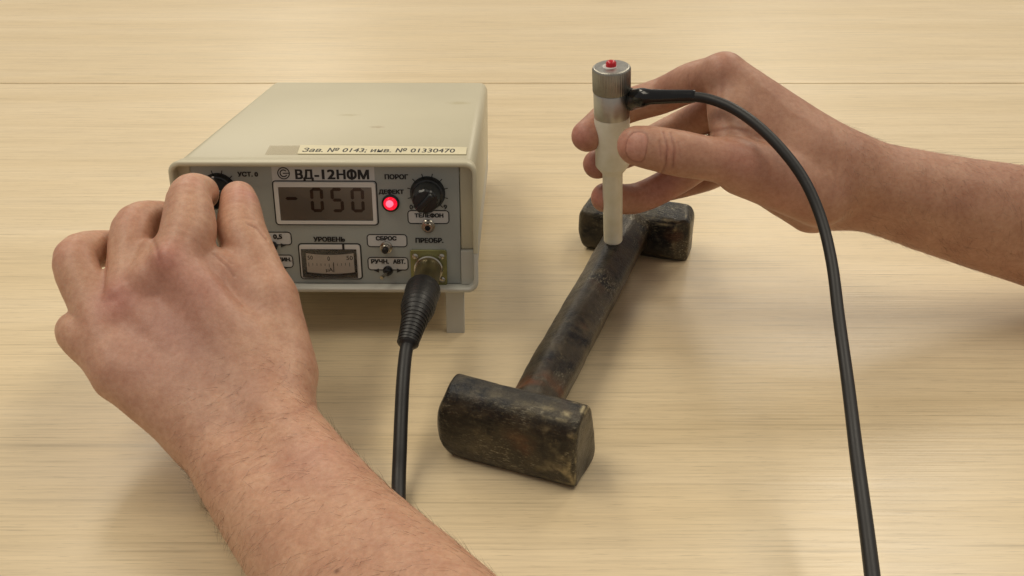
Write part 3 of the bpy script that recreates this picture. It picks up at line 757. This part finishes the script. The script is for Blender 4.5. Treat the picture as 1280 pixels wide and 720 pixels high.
def hammer_part(name, fn, edge, c, ext, seed, rough):
    V, Q = mesh_field(fn, c - ext, c + ext, .06)
    V = relax(V, Q, 1)
    V = V - normals(V, Q) * (vnoise(V, .55, seed, 4) * rough)[:, None]
    V[:, 2] = np.maximum(V[:, 2], .01)
    e = edge(V) if edge else np.full(len(V), 9.)
    a, t, h = hloc(V)
    k_ = vnoise(V, 2.2, seed + 2, 3); V = V + normals(V, Q) * (np.clip(k_ * 3 - .55, 0, 1) * -.05)[:, None]    # dents
    wear = np.exp(-(e / .06) ** 2) * np.clip(vnoise(V, 1.6, seed + 3, 3) * 5 + .25, 0, 1) * np.clip((a - .5) / 2.5, .15, 1) if edge else np.zeros(len(V))
    P2 = np.stack([a * .35, t * 3.2, h * 3.2], 1) if edge else np.stack([a * 3.2, t * .35, h * 3.2], 1)
    scr = np.clip(vnoise(V, .35, seed + 5, 2) * 5 + .35, 0, 1)
    rust = np.clip(vnoise(V, .5, seed + 11, 3) * 5 - .9, 0, 1) * .5 + 1.3 * np.exp(-((t - 3.3) / .8) ** 2) * (np.clip(vnoise(V, .8, 2, 2) * 5 + .7, 0, 1)) * (0 if edge else 1)
    field_object(name, V, Q, M_steel if edge else M_steel_handle, ham, HB0, {'wear': wear, 'scratch': scr, 'rust': np.clip(rust, 0, 1)})
hammer_part('head', near_fn, near_edge, HF + HBv * 1.5 + Z_ * 1.9, np.array([4.4, 3.4, 2.4]), 21, .16)
hammer_part('head', far_fn, far_edge, HF + HBv * 24.9 + HA * .25 + Z_ * 1.7, np.array([4.6, 3.6, 2.3]), 33, .14)
hammer_part('handle', grip_fn, None, HF + HBv * 13.2 + Z_ * 1.75, np.array([6.2, 12.8, 1.9]), 45, .10)

# ------------------------------------------------------------------ the probe
TIP = np.array([5.93, 52.0, HC + 1.30]); TIP[0] = atz(766, 300, TIP[2])[0]; TIP[1] = atz(766, 302, TIP[2])[1]
TOPP = at(764.3, 82, 52.6)
AX = (TOPP - TIP) / np.linalg.norm(TOPP - TIP)
def along(py):                                                  # distance up the probe whose axis shows at photo row py
    lo_, hi_ = -2., 16.
    for _ in range(40):
        m_ = (lo_ + hi_) / 2; p = TIP + AX * m_ - np.array([0, 0, CAMH]); d = p[1] * _c - p[2] * _s
        if 360 - FPX * (p[1] * _s + p[2] * _c) / d > py: lo_ = m_
        else: hi_ = m_
    return lo_
h_tip1, h_c0, h_c1, h_ring, h_knurl, h_top = .0, along(216), along(205), along(144), along(114), along(83)
probe = empty('probe', TIP)
tag(probe, 'ivory plastic pen-shaped probe with knurled metal cap and red button, held upright on the hammer', 'probe')
M_ivory, N, L, b = new_mat('ivory_plastic')
b.inputs['Base Color'].default_value = lin('#cfc9ae'); b.inputs['Roughness'].default_value = .38
b.inputs['Subsurface Weight'].default_value = .35; b.inputs['Subsurface Radius'].default_value = (1, .9, .7); b.inputs['Subsurface Scale'].default_value = .003
tc = N.new('ShaderNodeTexCoord'); n_ = N.new('ShaderNodeTexNoise'); n_.inputs['Scale'].default_value = 90; n_.inputs['Detail'].default_value = 5
L.new(tc.outputs['Object'], n_.inputs['Vector'])
r_ = N.new('ShaderNodeValToRGB'); r_.color_ramp.elements[0].color = lin('#dad6c0'); r_.color_ramp.elements[1].color = lin('#e7e4d5'); r_.color_ramp.elements[0].position = .3; r_.color_ramp.elements[1].position = .6
L.new(n_.outputs['Fac'], r_.inputs[0]); L.new(r_.outputs[0], b.inputs['Base Color'])
M_alu = mat('turned_aluminium', '#bcbab2', .36, 1., var=.06, scale=400)
M_aluk = mat('knurled_aluminium', '#a09d94', .38, .9, var=.12, scale=400)
M_red = mat('red_button_plastic', '#c01522', .3, var=.1, scale=200)
pc = (0, 0, 0)
MB().lathe([(0, .38), (.02, .46), (.08, .53), (.16, .555), (h_c0, .575), (h_c0 + .05, .6), (h_c1 - .05, .93), (h_c1, .955), (h_ring - .02, .98)], pc, AX, 48).build('body', M_ivory, probe, True, angle=50)
MB().lathe([(h_ring - .05, .93), (h_ring - .03, .985), (h_knurl - .04, .995), (h_knurl, .97)], pc, AX, 64).build('metal_ring', M_alu, probe, True, angle=40)
cap = MB().lathe([(h_knurl, .94), (h_knurl + .02, 1.0), (h_knurl + .07, 1.03), (h_top - .14, 1.035), (h_top - .05, 1.0), (h_top, .93), (h_top + .01, .3)], pc, AX, 192,
                 lambda i, j: (1 - .022 * (j % 4 < 2)) if i in (2, 3) else 1).build('cap', M_aluk, probe, True, angle=60)
MB().lathe([(h_top - .06, .97), (h_top + .005, .91), (h_top + .012, .3)], pc, AX, 64).build('cap_face', M_alu, cap, True, angle=40)
bo = np.array([-.02, -.02, 0])
MB().lathe([(h_top, .29), (h_top + .22, .28), (h_top + .3, .22), (h_top + .34, .1), (h_top + .345, .01)], tuple(bo), AX, 28).build('button', M_red, probe)
MB().lathe([(h_top + .005, .40), (h_top + .035, .39), (h_top + .04, .30)], tuple(bo + np.array([-.07, 0, 0])), AX, 28).build('white_disc', M_white, probe)  # low white disc under the button, shifted to its left
# side boot and cable
PB = TIP
s0 = TIP + AX * along(122)
boot = [s0 + np.array([.82, -.25, 0]), s0 + np.array([1.15, -.36, .02]), at(806, 121.5, 51.9), at(830, 121, 51.7), at(852, 120.5, 51.5), at(869, 120.5, 51.3)]
bt = catmull(boot, 6)
br = np.interp(np.linspace(0, 1, len(bt)), [0, .06, .12, .26, .38, .46, .7, .98, 1], [.5, .6, .62, .55, .50, .40, .355, .335, .32])
M_shiny = mat('black_heat_shrink', '#0c0d0e', .16, var=.2, scale=120, bump=.3, bscale=260)
MB().tube(rel(bt, PB), [float(r) for r in br], 28).build('cable_boot', M_shiny, probe)
cb = [at(862, 120.5, 51.35), at(885, 123.5, 51.0), at(915, 135, 50.3), at(947, 157, 49.4), at(980, 190, 48.5), at(1007, 228, 47.8), at(1027, 275, 47.0), at(1040, 330, 45.7), at(1049, 400, 43.6), at(1060, 480, 40.8), at(1071, 570, 37.6), at(1083, 660, 34.6), at(1094, 750, 32.0), at(1106, 860, 29.5)]
MB().tube(rel(catmull(cb, 8), PB), .265, 20).build('cable', M_cable, probe)

# ------------------------------------------------------------------ the two hands
def skin():
    m, N, L, b = new_mat('skin')
    tc = N.new('ShaderNodeTexCoord'); at_ = N.new('ShaderNodeAttribute'); at_.attribute_name = 'tint'
    def noise(scale, detail, rough=.6):
        n = N.new('ShaderNodeTexNoise'); n.inputs['Scale'].default_value = scale; n.inputs['Detail'].default_value = detail; n.inputs['Roughness'].default_value = rough
        L.new(tc.outputs['Object'], n.inputs['Vector']); return n.outputs['Fac']
    def ramp(src, a, c0, bb, c1):
        r = N.new('ShaderNodeValToRGB'); L.new(src, r.inputs[0]); e = r.color_ramp.elements
        e[0].position = a; e[0].color = c0; e[1].position = bb; e[1].color = c1; return r.outputs[0]
    def mul(a, bb, f=1.):
        x = N.new('ShaderNodeMix'); x.data_type = 'RGBA'; x.blend_type = 'MULTIPLY'; x.inputs[0].default_value = f
        L.new(a, x.inputs[6]); L.new(bb, x.inputs[7]); return x.outputs[2]
    c = mul(at_.outputs['Color'], ramp(noise(60, 4), .35, (.88, .80, .78, 1), .65, (1.06, 1.05, 1.04, 1)))
    c = mul(c, ramp(noise(420, 4, .7), .35, (.90, .84, .80, 1), .62, (1.04, 1.04, 1.04, 1)))
    L.new(c, b.inputs['Base Color'])
    b.inputs['Subsurface Weight'].default_value = .22; b.inputs['Subsurface Radius'].default_value = (1, .38, .2); b.inputs['Subsurface Scale'].default_value = .0035
    r = N.new('ShaderNodeMapRange'); r.inputs[3].default_value = .38; r.inputs[4].default_value = .58; L.new(noise(500, 3), r.inputs[0]); L.new(r.outputs[0], b.inputs['Roughness'])
    b.inputs['Specular IOR Level'].default_value = .4
    v = N.new('ShaderNodeTexVoronoi'); v.inputs['Scale'].default_value = 900; v.feature = 'DISTANCE_TO_EDGE'
    w = N.new('ShaderNodeTexNoise'); w.inputs['Scale'].default_value = 300; L.new(tc.outputs['Object'], w.inputs['Vector'])
    ad = N.new('ShaderNodeVectorMath'); ad.operation = 'MULTIPLY_ADD'; L.new(w.outputs['Color'], ad.inputs[0]); ad.inputs[1].default_value = (.002, .002, .002); L.new(tc.outputs['Object'], ad.inputs[2])
    L.new(ad.outputs[0], v.inputs['Vector'])
    b1 = N.new('ShaderNodeBump'); b1.inputs['Strength'].default_value = .22; b1.inputs['Distance'].default_value = .0003; L.new(v.outputs['Distance'], b1.inputs['Height'])
    b2 = N.new('ShaderNodeBump'); b2.inputs['Strength'].default_value = .25; b2.inputs['Distance'].default_value = .0008; L.new(noise(130, 5), b2.inputs['Height'])
    L.new(b1.outputs[0], b2.inputs['Normal']); L.new(b2.outputs[0], b.inputs['Normal'])
    return m
M_skin = skin()
M_hair = mat('brown_arm_hair', '#5a4030', .5)
M_nail = mat('fingernail', '#c9907c', .28)

def segdist(V, pts):
    d = None
    for a, b in zip(pts[:-1], pts[1:]):
        ba = b - a; t = np.clip(((V - a) @ ba) / (ba @ ba + 1e-12), 0, 1); e = np.linalg.norm(V - a - t[:, None] * ba, axis=1)
        d = e if d is None else np.minimum(d, e)
    return d
def make_hand(H, lo, hi, base, tone, strokes, spots, label, cat, hair, nails=()):
    V, Q = mesh_field(H.sdf, lo, hi, .068)
    V = relax(V, Q, 5)
    N_ = normals(V, Q)
    def dense(pix): return [tuple(np.array(a) + (np.array(c) - np.array(a)) * t) for a, c in zip(pix[:-1], pix[1:]) for t in (0, .25, .5, .75)] + [pix[-1]]
    strokes = [(dense(p), w, h) for p, w, h in strokes]
    want = [p for s in strokes for p in s[0]] + [s[0] for s in spots] + [p for n in nails for p in n[1]]
    found = dict(zip(want, H.hits(want)))
    def hit(px, py): return found.get((px, py))
    tint = np.tile(np.array(tone), (len(V), 1))
    for (px, py), rad, col, f in spots:
        p = hit(px, py)
        if p is None: continue
        k = f * np.exp(-(np.linalg.norm(V - p, axis=1) / rad) ** 2)
        tint += k[:, None] * (np.array(col) - tint)
    disp = np.zeros(len(V)); shade = np.zeros(len(V))
    for pix, w, h in strokes:
        pts = [q for q in (hit(*p) for p in pix) if q is not None]
        if len(pts) < 2: continue
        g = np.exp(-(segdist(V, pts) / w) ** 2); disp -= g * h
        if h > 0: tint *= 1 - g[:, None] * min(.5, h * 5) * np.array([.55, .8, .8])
    disp += vnoise(V, 1.1, 5, 3) * .035
    V = V + N_ * disp[:, None]
    for nl, _ in nails: nl(V, N_, tint, hit)
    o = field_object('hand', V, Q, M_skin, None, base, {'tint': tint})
    tag(o, label, cat)
    N2 = normals(V, Q)
    # short hair on the forearm and the back of the wrist
    mb_v = []; mb_f = []
    (a, b, ra, flow, count) = hair
    ok = np.where((segdist(V, [a, b]) < ra))[0]
    cam_ = np.array([0, 0, CAMH]); 
    pick = rng.choice(ok, min(count, len(ok)), replace=False)
    fl = np.array(flow) / np.linalg.norm(flow)
    for i in pick:
        n = N2[i]; t = fl - n * (fl @ n); t /= np.linalg.norm(t) + 1e-9; s_ = np.cross(n, t)
        ang = rng.normal(0, .45); t2 = t * math.cos(ang) + s_ * math.sin(ang); side = np.cross(t2, n)
        ln = rng.uniform(.35, .95); lift = rng.uniform(.12, .4); wd = rng.uniform(.0028, .0052); cv = rng.normal(0, .15)
        k = len(mb_v)
        for q in range(5):
            u = q / 4; p = V[i] - n * .02 + t2 * ln * u + n * lift * ln * (u - .55 * u * u) * 1.3 + side * cv * u * u * ln
            ww = wd * (1 - u * .85)
            for e in (side, -.5 * side + .87 * n, -.5 * side - .87 * n): mb_v.append(p + e * ww - np.array(base))
        for q in range(4):
            for e in range(3): mb_f.append((k + q * 3 + e, k + q * 3 + (e + 1) % 3, k + q * 3 + 3 + (e + 1) % 3, k + q * 3 + 3 + e))
    hm = MB(); hm.v = mb_v; hm.f = mb_f
    ho = hm.build('hair', M_hair, o, True, angle=180); ho['kind'] = 'stuff'
    return o, hit, V, N_
RED = (.48, .205, .165); PINK = (.49, .24, .19); PALE = (.60, .40, .27)
LH = left_hand()
make_hand(LH, (-25, 15, -1.5), (3, 53, 17), at(330, 545, 41.5), (.53, .315, .207),
    [([(190, 297), (196, 312), (200, 325)], .10, .05), ([(135, 300), (132, 335), (128, 365)], .12, .06),
     ([(310, 280), (322, 286), (334, 300)], .06, .06), ([(306, 272), (320, 276)], .05, .03),
     ([(268, 318), (283, 332), (292, 345)], .08, .05), ([(278, 320), (290, 330)], .05, .035),
     ([(225, 345), (255, 400), (300, 470)], .35, -.04), ([(165, 385), (215, 440), (270, 500)], .35, -.04),
     ([(204, 318), (214, 330)], .45, -.09), ([(146, 366), (152, 376)], .45, -.09),
     ([(330, 525), (370, 515), (392, 505)], .10, .03), ([(300, 590), (330, 585), (360, 572)], .2, .02)],
    [((235, 410), 4.2, (.40, .222, .165), .75), ((206, 322), .9, RED, .6), ((145, 375), 1.0, RED, .75), ((250, 350), 1.4, PINK, .4), ((240, 225), .7, PINK, .4), ((300, 240), .9, RED, .45),
     ((200, 400), 2.2, PINK, .35), ((160, 270), .8, PINK, .3), ((75, 310), .9, PINK, .35), ((390, 570), 1.6, PINK, .3), ((330, 420), 1.6, PALE, .3), ((315, 244), .4, (.42, .19, .16), .6), ((421, 714), .09, (.16, .07, .04), .9)],
    'left hand turning the upper left knob of the instrument, forearm coming from the bottom edge', 'hand',
    (at(330, 540, 41.5), at(560, 800, 30.5), 3.6, at(230, 640, 38) - at(400, 560, 40), 1800))
RH = right_hand()
def thumb_nail(V, N, tint, hit):
    c = hit(796, 184)
    if c is None: return
    i = np.argmin(np.linalg.norm(V - c, axis=1)); n = N[i]
    ax = at(797, 184, 51.2) - at(850, 192, 50.5); ax = ax - n * (ax @ n); ax /= np.linalg.norm(ax); sd_ = np.cross(n, ax)
    q = V - c; x = q @ ax; y = q @ sd_; z = q @ n
    sup = (np.abs((x - .05) / .55) ** 2.6 + np.abs(y / .74) ** 2.6)
    near = np.abs(z) < .7
    rim = np.where(near, np.exp(-((sup - 1.12) / .16) ** 2), 0)
    plate = np.where(near & (sup < 1), 1 - sup, 0)
    V -= N * (rim * .045)[:, None]
    V += N * (np.clip(plate * 3, 0, 1) * .012)[:, None]
    k = np.where(near & (sup < 1.0), .6, 0)[:, None]; tint += k * (np.array((.55, .29, .23)) - tint)
    k = (rim * .55)[:, None]; tint += k * (np.array((.30, .13, .09)) - tint)
make_hand(RH, (3, 40, .5), (37, 62, 17), at(1060, 225, 52.5), (.45, .256, .172),
    [([(829, 165), (834, 185), (832, 206), (827, 216)], .07, .075), ([(838, 166), (843, 186), (841, 208)], .065, .07), ([(824, 176), (826, 196)], .05, .04), ([(848, 178), (850, 196)], .05, .03),
     ([(880, 168), (895, 164), (915, 160), (935, 165)], .12, .05), ([(905, 95), (900, 120), (898, 150)], .15, .03),
     ([(1040, 160), (1046, 190), (1044, 230), (1036, 265)], .12, .025), ([(860, 95), (862, 110)], .06, .03),
     ([(945, 100), (985, 135), (1030, 165)], .3, -.04)],
    [((905, 75), .8, PINK, .3), ((776, 182), .8, RED, .6), ((722, 170), 1.1, RED, .75), ((738, 205), .9, RED, .75), ((745, 245), .9, RED, .8), ((830, 240), 1.8, RED, .6),
     ((930, 200), 1.5, RED, .35), ((835, 190), .5, RED, .3), ((980, 250), 1.5, PINK, .4), ((860, 130), 2.0, RED, .4)],
    'right hand pinching the ivory probe between thumb and fingers, forearm coming from the right edge', 'hand',
    (at(1090, 215, 53), at(1400, 300, 55), 3.7, at(1150, 330, 53) - at(1100, 200, 53), 1800), [(thumb_nail, [(796, 184)])])
